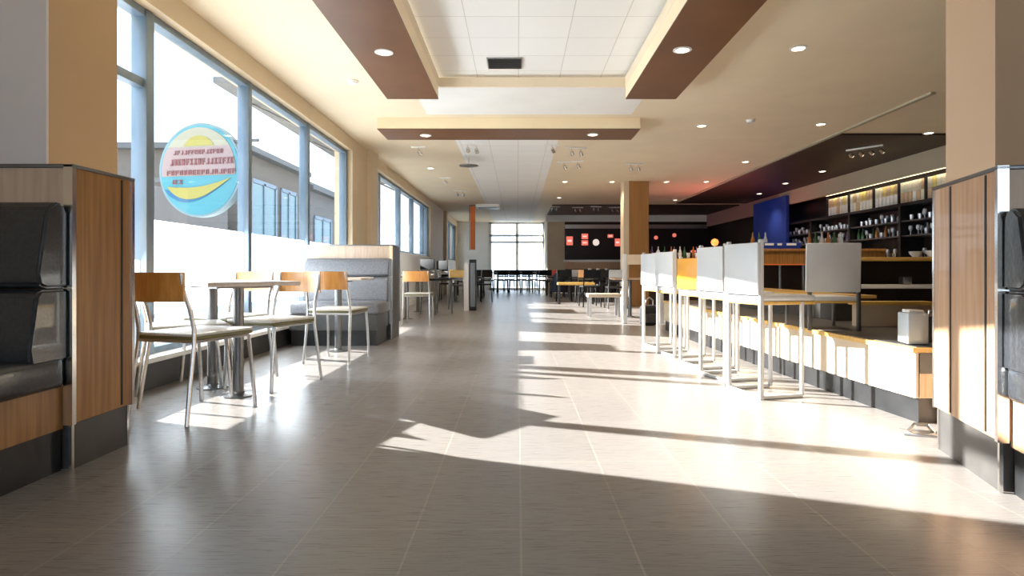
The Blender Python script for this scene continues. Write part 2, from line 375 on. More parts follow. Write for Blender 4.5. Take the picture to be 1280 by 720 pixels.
# ------------------------------------------------------------ booths
def booth(label, loc, rz, width, side, thick=.37, H=1.24, seat_len=.75, backm='leather', wood_m='wood', seat_z=.47, frontwood='woodh', grooves=(), inset=.0):
    """local: partition occupies y 0..thick; its end panel is at x=0 and the booth runs towards side*x; the cushions are at y<0"""
    r = thing('booth_bench', label, 'booth', loc, rz)
    s = side
    MB().span(s*.012, s*width, .02, thick-.02, .0, .185).build('plinth', M['charcoal'], r)
    MB().span(s*.0, s*.02, .0, thick, .19, H-.015, .0).build('end_panel', M[wood_m], r)
    gm = MB()
    for gy in grooves: gm.span(-s*.003, s*.001, gy-.006, gy+.006, .2, H-.02)
    if grooves: gm.build('groove', M['black'], r)
    MB().span(s*.02, s*width, .0, thick, .19, H-.015).build('partition', M[frontwood], r)
    MB().span(-s*.006, s*.030, -.012, .010, .185, H).build('chrome_corner', M['chrome'], r)
    MB().span(-s*.006, s*.012, thick-.010, thick+.008, .185, H).build('chrome_corner', M['chrome'], r)
    MB().span(s*.004, s*.016, -.002, .012, 0, .185).build('plinth_corner', M['chrome'], r)
    MB().span(s*.004, s*.016, thick-.03, thick-.018, 0, .185).build('plinth_corner', M['chrome'], r)
    MB().span(-s*.008, s*width, -.012, thick+.008, H-.014, H, .002).build('cap_rail', M['darksteel'], r)
    x0 = s*(.012+inset); x1 = s*(width-.01)
    prof = [(-.012, .74), (-.012, H-.20), (-.03, H-.165), (-.07, H-.16), (-.115, H-.19), (-.16, .80), (-.15, .755), (-.12, .74)]
    prof2 = [(-.012, seat_z-.02), (-.012, .735), (-.14, .735), (-.165, .715), (-.20, seat_z+.04), (-.19, seat_z-.02)]
    rot = Matrix.Rotation(PI/2, 4, 'Z')
    for nm, pr in (('upper_cushion', prof), ('lower_cushion', prof2)):
        b = MB(); a = [b.bm.verts.new((x0, y, z)) for y, z in pr]; c_ = [b.bm.verts.new((x1, y, z)) for y, z in pr]; n = len(pr)
        b.bm.faces.new(a); b.bm.faces.new(c_[::-1])
        for i in range(n): b.bm.faces.new((a[(i+1) % n], a[i], c_[i], c_[(i+1) % n]))
        bmesh.ops.recalc_face_normals(b.bm, faces=b.bm.faces)
        bmesh.ops.bevel(b.bm, geom=list(b.bm.edges), offset=.010, segments=3, affect='EDGES')
        b.build(nm, M[backm], r)
    MB().span(x0, x1, -.19-seat_len+.2, -.02, seat_z-.13, seat_z-.0, .03, 4).build('seat_cushion', M[backm], r)
    MB().span(s*.04, x1, -seat_len+.03, -.0, .17, seat_z-.13).build('seat_panel', M[wood_m], r)
    MB().span(s*.05, x1, -seat_len+.08, -.0, .0, .17).build('seat_plinth', M['black'], r)
    return r
booth('black leather booth with walnut end panel, at the near left', (-1.80, 2.40, 0), 0, .69, -1, grooves=(.295,))
a = math.atan2(.55, .155)-PI/2
M['woodr'] = wood('oak end panel', (.42, .24, .13), (.55, .34, .20), (14, 14, .7))
booth('black leather booth with pale oak end panel, at the near right', (1.75, 2.16, 0), -.275, 1.0, 1, thick=.57, H=1.19, wood_m='woodr', grooves=(.40, .09), inset=0)
booth('grey leather booth facing the window-side tables, under the first window pier', (-1.46, 6.90, 0), 0, .98, -1, thick=.45, H=1.11, backm='greyleather', wood_m='charcoal', seat_len=.62, frontwood='woodh')

# ------------------------------------------------------------ tubular chairs by the window
def make_chair():
    r = thing('dining_chair', 'x', 'chair')
    for s in (-1, 1):
        MB().tube([(s*.205, -.265, 0), (s*.198, -.24, .18), (s*.192, -.205, .42), (s*.190, -.205, .50), (s*.185, -.225, .60), (s*.18, -.262, .70), (s*.178, -.275, .795)], .0115).build('leg', M['steel'], r)
        MB().tube([(s*.200, .235, 0), (s*.192, .215, .25), (s*.188, .195, .425), (s*.18, .17, .437)], .0115).build('leg', M['steel'], r)
    f = MB()
    for s in (-1, 1): f.tube([(s*.188, -.205, .432), (s*.185, .19, .432)], .010)
    f.tube([(-.188, -.205, .432), (.188, -.205, .432)], .010); f.tube([(-.188, .19, .432), (.188, .19, .432)], .010)
    f.build('seat_frame', M['steel'], r)
    MB().box((0, .005, .449), (.395, .43, .022), bev=.008).build('seat_edge', M['olive'], r)
    MB().box((0, .005, .466), (.40, .44, .016), bev=.007).build('seat', M['seat'], r)
    b = MB(); n = 12; th = .012; vs = []
    for i in range(n+1):
        u = -1+2*i/n; x = u*.192; y = -.262-.035*(1-u*u)
        vs.append([b.bm.verts.new((x, y+dy, z)) for dy, z in ((0, .645), (0, .80), (-th, .80), (-th, .645))])
    for i in range(n):
        for k in range(4): b.bm.faces.new((vs[i][k], vs[i][(k+1) % 4], vs[i+1][(k+1) % 4], vs[i+1][k]))
    b.bm.faces.new(vs[0]); b.bm.faces.new(vs[-1][::-1])
    b.build('backrest', M['ply'], r)
    for s in (-1, 1):
        pass
    return r
R = math.radians
CH0 = make_chair()
chairs = [(-1.83, 3.38, 73, 'steel and plywood chair nearest the camera, back turned, at the window-side table'),
          (-2.12, 3.79, 35, 'steel and plywood chair half hidden behind the walnut booth end panel'),
          (-1.74, 4.22, 250, 'steel and plywood chair facing the camera across the pale table, aisle side'),
          (-2.20, 4.50, 252, 'steel and plywood chair facing the camera across the pale table, window side'),
          (-1.62, 5.36, 84, 'steel and plywood chair with brightest orange back, in front of the grey booth'),
          (-1.50, 8.95, 92, 'lone orange-backed chair beyond the grey booth, by the white wall')]
for i, (x, y, th, lab) in enumerate(chairs):
    if i == 0: o = CH0; o.location = (x, y, 0); o.rotation_euler = (0, 0, R(th-90)); o['label'] = lab
    else: o = dup(CH0, (x, y, 0), R(th-90), lab)
    o['group'] = 'steel and plywood chairs'
def table(x, y, rz, L, Wd, posts, label, z=.74, m='tabletop', name='dining_table', group=None):
    r = thing(name, label, 'table', (x, y, 0), rz, group)
    MB().box((0, 0, z-.014), (L, Wd, .028), bev=.006).build('tabletop', M[m], r)
    for p in posts:
        MB().tube([(p, 0, .02), (p, 0, z-.03)], .033, 16).build('pedestal', M['darksteel'], r)
        MB().lathe([(.10, 0), (.10, .008), (.04, .02), (.036, .03)], (p, 0, 0)).build('base', M['darksteel'], r)
        MB().box((p, 0, z-.038), (.2, Wd*.6, .012)).build('bracket', M['darksteel'], r)
    return r
table(-1.95, 3.96, R(139), .90, .58, (-.19, .21), 'pale rectangular table on two grey pedestals by the first window')
table(-1.90, 5.95, 0, .80, .50, (.1,), 'small pale table in front of the grey booth')

# ------------------------------------------------------------ counter stools
def make_stool(backm, top=.985, bot=.655):
    r = thing('bar_stool', 'x', 'stool')
    w = .175
    for s in (-1, 1):
        MB().box((s*w, -.20, (top+.02)/2), (.026, .026, top+.02), bev=.004).build('leg', M['whitemetal'], r)
        MB().box((s*w*.9, .11, .31), (.022, .022, .60), bev=.004).build('leg', M['whitemetal'], r)
        MB().box((s*w*.95, -.045, .012), (.022, .30, .022), bev=.004).build('floor_bar', M['whitemetal'], r)
    MB().box((0, -.20, .012), (2*w-.024, .02, .02), bev=.004).build('rear_bar', M['whitemetal'], r)
    MB().box((0, 0, .602), (2*w-.028, .42, .022), bev=.004).build('seat_board', M['yellow'], r)
    MB().box((0, 0, .632), (2*w-.028, .42, .038), bev=.014, seg=3).build('seat', M['whitelam'], r)
    MB().box((0, -.222, (top+bot)/2), (2*w+.02, .018, top-bot), bev=.005).build('backrest', backm, r)
    MB().box((0, -.205, bot+.0), (2*w-.028, .02, .018)).build('back_rail', M['darksteel'], r)
    return r
S0 = make_stool(M['whitelam'])
sts = [(1.68, 3.93, 13, 'white-backed stool nearest the camera in the stool row'),
       (1.67, 4.52, 12, 'white-backed stool second in the stool row'),
       (1.62, 5.72, 12, 'white-backed stool just beyond the amber one'),
       (1.60, 6.30, 12, 'white-backed stool furthest away in the stool row')]
for i, (x, y, th, lab) in enumerate(sts):
    if i == 0: o = S0; o.location = (x, y, 0); o.rotation_euler = (0, 0, R(th-90)); o['label'] = lab
    else: o = dup(S0, (x, y, 0), R(th-90), lab)
    o['group'] = 'white counter stools'
ST = make_stool(M['amber'], .91, .65); ST.location = (1.66, 5.06, 0); ST.rotation_euler = (0, 0, R(12-90)); ST['label'] = 'stool with amber orange back amid the white stools'
# chair on the raised ledge
e = thing('ledge_chair', 'square white-backed chair standing on the cream ledge', 'chair', (2.15, 4.27, .404), R(-7))
MB().box((0, -.30, .425), (.35, .022, .33), bev=.008, rx=.05).build('backrest', M['whitelam'], e)
for s in (-1, 1):
    MB().box(((.172 if s > 0 else -.14), -.275, .29), (.022, .03, .58), bev=.004).build('leg', M['charcoal'] if s > 0 else M['charcoal'], e)
    MB().box((s*.165, .12, .10), (.02, .02, .20), bev=.004).build('leg', M['darksteel'], e)
MB().box((0, -.07, .215), (.35, .40, .03), bev=.01).build('seat', M['whitelam'], e)
MB().box((0, -.07, .192), (.34, .39, .016)).build('seat_board', M['yellow'], e)

# ------------------------------------------------------------ cream ledge and low counter
def path_prism(b, pts, w, z0, z1):
    """ribbon of width w to the right (+x) of the path pts, between heights z0 and z1"""
    n = len(pts); top = []; 
    for (x, y) in pts: top.append([b.bm.verts.new(v) for v in ((x, y, z0), (x+w, y, z0), (x+w, y, z1), (x, y, z1))])
    for i in range(n-1):
        for k in range(4): b.bm.faces.new((top[i][k], top[i][(k+1) % 4], top[i+1][(k+1) % 4], top[i+1][k]))
    b.bm.faces.new(top[0]); b.bm.faces.new(top[-1][::-1]); return b
lp = []
for i in range(13):
    t = i/12; y = 3.13+t*4.9; x = 2.08-.10*math.sin(min(1, t*1.25)*PI/2)**1.2 if t > 0 else 2.10
    lp.append((x, y))
led = thing('cream_ledge', 'long curved cream ledge on black plinth behind the stool row', 'ledge', (0, 0, 0))
path_prism(MB(), lp, 1.0, .135, .375).build('front_panel', M['creamlam'], led)
path_prism(MB(), [(x+.03, y+.02) for x, y in lp], .9, 0, .135).build('plinth', M['black'], led)
path_prism(MB(), [(x-.012, y) for x, y in lp], 1.03, .375, .40).build('wood_top', M['yellow'], led)
path_prism(MB(), [(x+.02, y+.02) for x, y in lp], .96, .398, .404).build('dark_mat', M['charcoal'], led)
MB().span(2.12, 3.0, 3.122, 3.13, .265, .372).build('dark_end_panel', M['charcoal'], led)
MB().span(2.12, 3.0, 3.122, 3.13, .14, .265).build('tan_end_panel', M['woodlight'], led)
lc = thing('low_counter', 'dark low counter wall with honey wood top behind the stools', 'counter', (0, 0, 0))
lq = [(x+.52, y) for x, y in lp if y > 4.6]
path_prism(MB(), lq, .30, .405, .585).build('body', M['charcoal'], lc)
path_prism(MB(), [(x-.02, y) for x, y in lq], .36, .585, .61).build('wood_top', M['yellow'], lc)
for k in range(3): MB().box((lq[0][0]-.0+.02, lq[0][1]+.25+k*1.0, .495), (.06, .09, .175), bev=.004).build('metal_post', M['steel'], lc)
bp = thing('beige_panel', 'low beige panel with honey top behind the napkin dispenser', 'panel', (0, 0, 0))
MB().span(2.46, 3.0, 4.30, 4.36, .405, .56).build('board', M['creamlam'], bp)
MB().span(2.44, 3.0, 4.27, 4.38, .56, .585).build('top_rail', M['yellow'], bp)
nd = thing('napkin_dispenser', 'silver napkin dispenser on near end of cream ledge', 'napkin dispenser', (2.18, 3.27, .404), R(-10))
MB().box((0, 0, .09), (.105, .13, .17), bev=.01).build('casing', M['palesteel'], nd)
MB().box((0, 0, .182), (.075, .09, .016), bev=.005).build('lid', M['porcelain'], nd)
MB().box((.062, 0, .085), (.018, .11, .14), bev=.003).build('dark_side', M['black'], nd)
db = thing('sauce_caddy', 'black caddy behind the silver napkin dispenser', 'caddy', (2.36, 3.36, .404))
MB().box((0, 0, .075), (.09, .11, .15), bev=.008).build('body', M['black'], db)
MB().tube([(-.03, 0, .15), (-.03, 0, .18), (.03, 0, .18), (.03, 0, .15)], .005, 8).build('handle', M['chrome'], db)
# metal foot on the floor by the right booth
mf = thing('floor_bracket', 'small silver bracket on the sunlit floor beside the oak end panel', 'bracket', (1.99, 2.93, 0), R(-20))
MB().box((0, 0, .006), (.16, .10, .012), bev=.003).build('plate', M['steel'], mf)
MB().tube([(-.05, 0, .012), (-.02, .01, .045), (.03, 0, .05), (.06, .02, .012)], .01, 8).build('loop', M['chrome'], mf)

# shelf counter (parallel to the picture) and wood bar counter
sc = thing('shelf_counter', 'open shelf counter with yellow wood top, right of the white-backed ledge chair', 'counter', (0, 0, 0))
x0, x1, y0 = 3.42, 5.0, 6.0
MB().span(x0, x1, y0, y0+.6, .905, .945, .004).build('wood_top', M['yellow'], sc)
MB().span(x0+.02, x1, y0+.30, y0+.58, .0, .905).build('back', M['dark'], sc)
MB().span(x0+.0, x1, y0+.0, y0+.32, .625, .665, .003).build('shelf', M['white'], sc)
MB().span(x0+.0, x1, y0+.0, y0+.32, .43, .47, .003).build('shelf', M['creamlam'], sc)
MB().span(x0, x0+.03, y0+.02, y0+.58, .0, .905).build('side_panel', M['charcoal'], sc)
MB().span(x0+.02, x1, y0+.05, y0+.30, .0, .43).build('base', M['creamlam'], sc)
tag(MB().box((4.02, 6.15, .705), (.09, .09, .08), bev=.01).build('steel_canister', M['steel']), 'small steel canister on white shelf of the shelf counter', 'canister')
bc = thing('bar_counter', 'walnut-fronted bar counter behind the white ledge chair', 'bar counter', (0, 0, 0))
MB().span(3.55, 5.6, 9.0, 9.7, 1.10, 1.14, .006).build('counter_top', M['wood'], bc)
MB().span(3.58, 5.6, 9.03, 9.68, .90, 1.10).build('fascia', M['wood'], bc)
MB().span(3.57, 5.6, 9.02, 9.04, .89, .91).build('red_edge', M['orange'], bc)
MB().span(3.65, 5.6, 9.25, 9.6, .0, .90).build('body', M['dark'], bc)
for k in range(6): MB().tube([(3.68+k*.36, 9.12, 0), (3.68+k*.36, 9.12, .90)], .022, 10).build('post', M['darksteel'], bc)
ba = thing('blue_counter_display', 'low blue display strip with white shapes on the bar counter', 'display', (4.05, 9.2, 1.14))
MB().box((0, 0, .05), (.62, .16, .10), bev=.01).build('casing', M['blue'], ba)
for k, (dx, w) in enumerate(((-.18, .14), (-.02, .07), (.16, .15))):
    MB().box((dx, -.085, .07), (w, .012, .035), bev=.005).build('white_tag', M['porcelain'], ba)
bd = thing('wall_panel', 'tall glowing blue panel on the bar wall below the bulkhead', 'panel', (6.66, 15.6, 0))
MB().span(-.06, .03, -1.0, 1.0, 1.3, 2.66, .01).build('blue_face', M['blue'], bd)
MB().span(-.07, .04, -1.03, 1.03, 1.26, 1.30).build('base_strip', M['black'], bd)

# ------------------------------------------------------------ back bar
bb = thing('back_bar', 'long dark back bar with glass shelves along the bar wall', 'shelf unit', (0, 0, 0))
MB().span(7.18, 7.28, 7.4, 15.5, 0, 2.44).build('back_panel', M['dark'], bb)
MB().span(6.62, 7.18, 7.4, 15.5, .98, 1.03).build('counter_top', M['yellow'], bb)
MB().span(6.68, 7.18, 7.4, 15.5, 0, .98).build('cupboard', M['dark'], bb)
MB().span(6.78, 7.18, 7.4, 15.5, 1.40, 1.425).build('shelf', M['darksteel'], bb)
MB().span(6.78, 7.18, 7.4, 15.5, 1.66, 1.685).build('shelf', M['darksteel'], bb)
MB().span(6.74, 7.18, 7.4, 15.5, 1.94, 1.99).build('shelf', M['black'], bb)
for y in (7.45, 8.9, 10.5, 12.1, 13.7, 15.3): MB().span(6.76, 7.18, y-.03, y+.03, 1.03, 1.94).build('upright', M['black'], bb)
for y in (7.5, 9.9, 10.6, 11.35, 12.2, 13.05): MB().span(6.80, 7.18, y-.015, y+.015, 1.99, 2.40).build('divider', M['black'], bb)
cart = {}
yy = 7.56; k = 0
def carton(y, z, w, h, mi):
    key = (w, h, mi)
    if key not in cart:
        cart[key] = MB().box((0, 0, h/2), (.26, w, h), bev=.004).build('carton', M['carton'][mi])
        o = cart[key]
    else:
        o = cart[key].copy(); C.objects.link(o)
    o.location = (6.95, y, z)
    nm = ('cream', 'yellow', 'white', 'tan')[mi]; row = 'upper' if z > 2.1 else 'lower'
    tag(o, 'slim %s carton in the %s row on the top shelf of the back bar' % (nm, row), 'carton', '%s cartons, %s row on the top shelf' % (nm, row))
for y0_, y1_ in ((7.53, 9.87), (9.93, 10.57), (10.63, 11.32), (11.38, 12.17), (12.23, 13.02)):
    n = max(6, int((y1_-y0_)/.105)); st = (y1_-y0_)/n
    for i in range(n):
        y = y0_+st*(i+.5)
        carton(y, 1.991, .088, .19, random.choice([0, 2, 2, 2, 3]))
        carton(y, 2.183, .088, .18, random.choice([0, 0, 1, 1, 3]))
sl = thing('added_shelf_light', 'long warm strip light added behind the bulkhead to brighten the cartons', 'light', (6.81, 10.3, 2.475))  # unseen lamp added behind the bulkhead so the cartons look lit
MB().span(-.02, .02, -2.8, 2.8, -.03, 0).build('housing', M['black'], sl)
MB().span(-.012, .012, -2.78, 2.78, -.034, -.03).build('diffuser', mat('warm strip', (1, .9, .7), .5, emit=(1, .85, .6), es=3), sl)
ll = bpy.data.lights.new('added_strip_beam', 'AREA'); ll.energy = 13; ll.color = (1, .88, .66); ll.shape = 'RECTANGLE'; ll.size = .03; ll.size_y = 5.5
lo = bpy.data.objects.new('added_strip_beam', ll); C.objects.link(lo); lo.parent = sl; lo.location = (0, 0, -.045); lo.rotation_euler = (0, R(-38), 0)
def tumbler():
    return MB().lathe([(.028, 0), (.036, .10), (.033, .10), (.026, .01), (.001, .008)], n=12)
def wineglass():
    return MB().lathe([(.033, 0), (.03, .004), (.005, .01), (.005, .07), (.03, .10), (.036, .13), (.030, .17), (.028, .17), (.032, .13), (.001, .085)], n=12)
def bottle():
    return MB().lathe([(.034, 0), (.036, .01), (.036, .16), (.014, .21), (.013, .26), (.016, .262), (.016, .275), (.001, .276)], n=12)
protos = {}
def put(kind, fn, m, loc, label, cat, group, nm):
    key = (kind, m.name)
    if key not in protos: protos[key] = fn().build(nm, m); o = protos[key]
    else: o = protos[key].copy(); C.objects.link(o)
    o.location = loc; o.rotation_euler = (0, 0, random.random()*3); tag(o, label, cat, group)
    return o
random.seed(3)
for z, sh in ((1.031, 'counter'), (1.426, 'lower shelf'), (1.686, 'middle shelf')):
    for x in (6.90, 7.06):
        y = 7.7
        while y < 15.1:
            y += random.uniform(.12, .22)
            if any(abs(y-u) < .08 for u in (7.45, 8.9, 10.5, 12.1, 13.7, 15.3)): continue
            q = random.random()
            if sh == 'lower shelf' and q < .35:
                mi = random.randrange(4); c_ = ('amber', 'green', 'clear', 'violet')[mi]
                # bottles stand only where the shelf above leaves room
                put('b', lambda: MB().lathe([(.03, 0), (.031, .01), (.031, .12), (.012, .16), (.011, .20), (.014, .202), (.014, .212), (.001, .213)], n=12), M['bottles'][mi], (x, y, z), '%s glass bottle on the lower shelf of the back bar' % c_, 'bottle', '%s bottles on the lower back bar shelf' % c_, 'bottle')
            elif q < .62:
                put('t', tumbler, M['glassware'], (x, y, z), 'clear tumbler on the %s of the back bar' % sh, 'glass', 'tumblers on the back bar %s' % sh, 'tumbler')
            else:
                put('w', wineglass, M['glassware'], (x, y, z), 'stemmed glass on the %s of the back bar' % sh, 'glass', 'stemmed glasses on the back bar %s' % sh, 'wine_glass')
def bowl(): return MB().lathe([(.04, 0), (.045, .01), (.09, .06), (.10, .10), (.09, .10), (.05, .02), (.001, .015)], n=18)
for i, y in enumerate((11.1, 11.35, 11.6, 9.6, 10.0)):
    put('bowl', bowl, M['porcelain'], (6.71, y, 1.031), 'white porcelain bowl at the front edge of the back bar counter', 'bowl', 'white bowls on the back bar counter', 'bowl')
for i in range(9):
    mi = i % 3
    c_ = ('amber', 'green', 'clear')[mi]
    put('B', bottle, M['bottles'][mi], (3.75+.10*i+(.6 if i > 2 else 0)*1.0, 9.45, 1.14), '%s bottle standing on the walnut bar counter' % c_, 'bottle', '%s bottles on the walnut bar counter' % c_, 'bottle')

# second counter behind the stools with bottles, cups and lights
b2 = thing('service_counter', 'dark service counter beyond the stool row, right of the wood column', 'counter', (0, 0, 0))
MB().span(3.0, 5.6, 13.8, 14.4, 1.06, 1.10, .005).build('counter_top', M['wood'], b2)
MB().span(3.03, 5.6, 13.85, 14.38, 0, 1.06).build('body', M['dark'], b2)
for i in range(18):
    if abs(3.1+.13*i-4.7) < .12: continue
    mi = (i*7) % 4; c_ = ('amber', 'green', 'clear', 'violet')[mi]
    put('B', bottle, M['bottles'][mi], (3.1+.13*i+.03*math.sin(i*5), 14.12+.09*math.sin(i*3), 1.10), '%s bottle standing on the dark service counter' % c_, 'bottle', '%s bottles on the service counter' % c_, 'bottle')
for i in range(10):
    put('c', lambda: MB().lathe([(.035, 0), (.05, .12), (.046, .12), (.03, .01), (.001, .01)], n=14), M['porcelain'], (3.2+.2*i, 13.89, 1.10), 'white cup at the front of the dark service counter', 'cup', 'white cups on the service counter', 'cup')
gl = thing('globe_lamp', 'small glowing amber globe lamp on the service counter', 'lamp', (4.7, 14.13, 1.10))
MB().tube([(0, 0, 0), (0, 0, .30)], .02, 10).build('stem', M['chrome'], gl)
MB().lathe([(.001, .28), (.07, .32), (.09, .38), (.07, .44), (.001, .47)], n=16).build('globe', mat('amber glow', (1, .4, .1), .5, emit=(1, .30, .06), es=1.6), gl)
rl = bpy.data.lights.new('fill', 'AREA'); rl.energy = 22; rl.color = (1, .25, .25); rl.shape = 'RECTANGLE'; rl.size = 1.6; rl.size_y = .1  # red lamp added low behind the stools to tint the ceiling rosy
ns = thing('fill_strip', 'red neon strip light added above the service counter for a rosy tint', 'light', (5.0, 14.34, 1.27))
MB().tube([(-.8, 0, 0), (.8, 0, 0)], .02, 10).build('fill_tube', mat('red neon', (1, .2, .2), .5, emit=(1, .12, .12), es=2.5), ns)
MB().span(-.82, .82, .02, .06, -.03, .03).build('backing', M['black'], ns)
for x in (-.5, .5): MB().span(x-.02, x+.02, .0, .04, -.17, .0).build('post', M['black'], ns)
ro = bpy.data.objects.new('fill_light', rl); C.objects.link(ro); ro.parent = ns; ro.location = (0, -.05, .05); ro.rotation_euler = (PI, 0, 0)

# ------------------------------------------------------------ menu wall
mw = thing('menu_board', 'wide dark menu board with glowing red pictures on far wall', 'menu board', (0, 0, 0))
MB().span(1.78, 7.0, 21.92, 22.08, 1.22, 2.47).build('board', M['menu'], mw)
MB().span(1.76, 7.0, 21.86, 22.08, 2.36, 2.50).build('header_bar', M['steel'], mw)
MB().span(1.70, 7.0, 21.70, 22.08, 1.12, 1.20).build('white_ledge', M['white'], mw)
MB().span(1.72, 7.0, 21.74, 22.08, .86, 1.12).build('wood_band', M['woodlight'], mw)
MB().span(1.75, 7.0, 21.8, 22.08, 0, .86).build('counter_body', M['dark'], mw)
def P(px, py, Y): return ((px-PX)/F*Y, Y, CH+(PY-py)/F*Y)
for px, py, w, h, mm in ((712, 301, .24, .32, 'redglow'), (731, 295.5, .24, .2, 'redglow'), (731, 303.5, .24, .18, 'redglow'), (763, 295, .20, .12, 'redglow'), (772, 303, .2, .28, 'redglow')):
    x, y, z = P(px, py, 21.9)
    MB().box((x, 21.905, z), (w, .02, h), bev=.005).build('lit_picture', M[mm], mw)
    MB().box((x, 21.893, z), (w*.6, .01, h*.22), bev=.002).build('picture_band', M['whiteglow'], mw)
for px, py in ((745, 303), (843, 294), (820, 297)):
    x, y, z = P(px, py, 21.9)
    MB().tube([(x, 21.89, z), (x, 21.92, z)], .12 if px < 800 else .07, 18).build('lit_round', M['whiteglow'] if px < 800 else M['redglow'], mw)

# ------------------------------------------------------------ orange banner and divider
bn = thing('banner', 'narrow vertical orange banner hanging from ceiling over left far aisle', 'banner', (-1.36, 18, 1.44))
MB().box((0, 0, .66), (.15, .02, 1.32)).build('cloth', M['orange'], bn)
MB().tube([(-.1, 0, 1.335), (.1, 0, 1.335)], .02, 8).build('rod', M['darksteel'], bn)
MB().box((-.095, 0, .66), (.03, .03, 1.36)).build('side_rail', M['darksteel'], bn)
dv = thing('aisle_divider', 'waist-high white divider with black end post at left aisle edge', 'divider', (-.98, 11.9, 0))
MB().span(-.10, .0, 0, 1.2, 0, .95).build('white_panel', M['white'], dv)
MB().span(.005, .15, .0, .12, 0, 1.03, .01).build('black_post', M['black'], dv)
MB().span(.03, .125, -.012, .0, .08, .96).build('glass_strip', M['darksteel'], dv)

# half-height frame at right with ledge, before wood column
hf = thing('railing', 'white post railing with beige cap in front of the wood column', 'railing', (1.60, 9.0, 0))
MB().span(0, .06, 0, .06, 0, 1.06, .006).build('post', M['whitemetal'], hf)
MB().span(.06, .62, .0, .06, .90, 1.05).build('cap', M['creamlam'], hf)
MB().span(.56, .62, .0, .06, 0, .90, .006).build('post', M['whitemetal'], hf)
# ------------------------------------------------------------ far dining furniture
def make_cafe(backm, frame, seatm, tall=0):
    r = thing('cafe_chair', 'x', 'chair')
    sz = .45+tall; bt = .82+tall
    for s in (-1, 1):
        MB().tube([(s*.20, -.22, 0), (s*.185, -.19, sz), (s*.18, -.23, bt)], .014, 8).build('leg', M[frame], r)
        MB().tube([(s*.20, .20, 0), (s*.185, .18, sz-.02)], .014, 8).build('leg', M[frame], r)
    MB().box((0, 0, sz), (.40, .42, .035), bev=.012).build('seat', M[seatm], r)
    b = MB(); b.box((0, -.232, bt-.09), (.38, .022, .19), bev=.01); b.build('backrest', M[backm], r)
    MB().box((0, -.212, sz+.14), (.34, .014, .03)).build('back_rail', M[frame], r)
    return r
K = {}
def cafe(kind, x, y, th, label, group):
    if kind not in K:
        K[kind] = {'black': lambda: make_cafe('matblack', 'matblack', 'matblack'), 'white': lambda: make_cafe('whitelam', 'darksteel', 'black'),
                   'oak': lambda: make_cafe('woodlight', 'darksteel', 'charcoal'), 'yellow': lambda: make_cafe('yellow', 'darksteel', 'charcoal'), 'tall': lambda: make_cafe('matblack', 'darksteel', 'matblack', .19),
                   'red': lambda: make_cafe('red', 'black', 'black')}[kind]()
        o = K[kind]; o.location = (x, y, 0); o.rotation_euler = (0, 0, R(th-90)); o['label'] = label
    else: o = dup(K[kind], (x, y, 0), R(th-90), label)
    o['group'] = group
    return o
cafe('tall', -1.50, 11.0, 50, 'tall black chair, nearer of two beyond the lone orange-backed chair', 'tall black chairs on the left')
cafe('tall', -1.42, 12.6, 45, 'tall black chair, further of two beyond the lone orange-backed chair', 'tall black chairs on the left')
cafe('yellow', -1.45, 14.3, 95, 'yellow-backed chair just left of the white divider', 'x')
table(-1.95, 11.6, 0, .6, .6, (0,), 'small pale table beside the two tall black chairs')
table(-1.85, 9.9, 0, .6, .6, (0,), 'small pale table behind the lone orange-backed chair')
table(-1.6, 15.3, 0, .7, .7, (0,), 'small pale table beyond the yellow-backed chair')
cafe('black', -1.9, 16.1, 270, 'black chair behind the table left of the orange banner', 'far black chairs')
far_l = [(-1.2, 17.2, 88), (-1.25, 18.6, 272), (-1.05, 21.0, 85), (-.55, 21.6, 95), (-.1, 21.5, 88), (.35, 21.7, 92), (.95, 20.6, 85)]
names = ['first black chair beyond the divider, below the orange banner', 'black chair facing the camera below the orange banner', 'leftmost black chair before the far window',
         'second black chair from the left before the far window', 'black chair at the centre of the far window', 'black chair right of the far window mullion', 'black chair at right edge of the far window']
for (x, y, t), n in zip(far_l, names): cafe('black', x, y, t, n, 'far black chairs')
for x, y, lab in ((-1.2, 17.9, 'dark table under the orange banner'), (-.75, 22.5, 'dark table before left half of the far window'), (.45, 22.6, 'dark table before right half of the far window')):
    table(x, y, 0, .9, .6, (0,), lab, m='charcoal')
cafe('black', .6, 23.5, 270, 'black chair against right half of the far window, facing the camera', 'far black chairs')
cafe('black', -.75, 23.3, 272, 'black chair against left half of the far window, facing the camera', 'far black chairs')
cafe('red', 1.2, 17.9, 92, 'red-backed chair at right aisle edge near the beige wall', 'x')
cafe('oak', 1.75, 18.0, 90, 'oak-backed chair beside the red-backed one', 'x')
cafe('white', 1.65, 16.3, 92, 'white-backed chair, leftmost of the far group before the menu wall', 'white-backed far chairs')
cafe('white', 2.15, 16.5, 88, 'white-backed chair, middle of the far group before the menu wall', 'white-backed far chairs')
cafe('white', 2.65, 16.4, 90, 'white-backed chair, rightmost of the far group before the menu wall', 'white-backed far chairs')
cafe('oak', 1.67, 14.85, 92, 'oak-backed chair behind the honey-topped bench', 'x')
cafe('white', 2.10, 12.7, 92, 'white-backed chair just left of the wood column', 'white-backed far chairs')
cafe('black', 1.15, 19.3, 90, 'black chair beside the beige wall at far right', 'far black chairs')
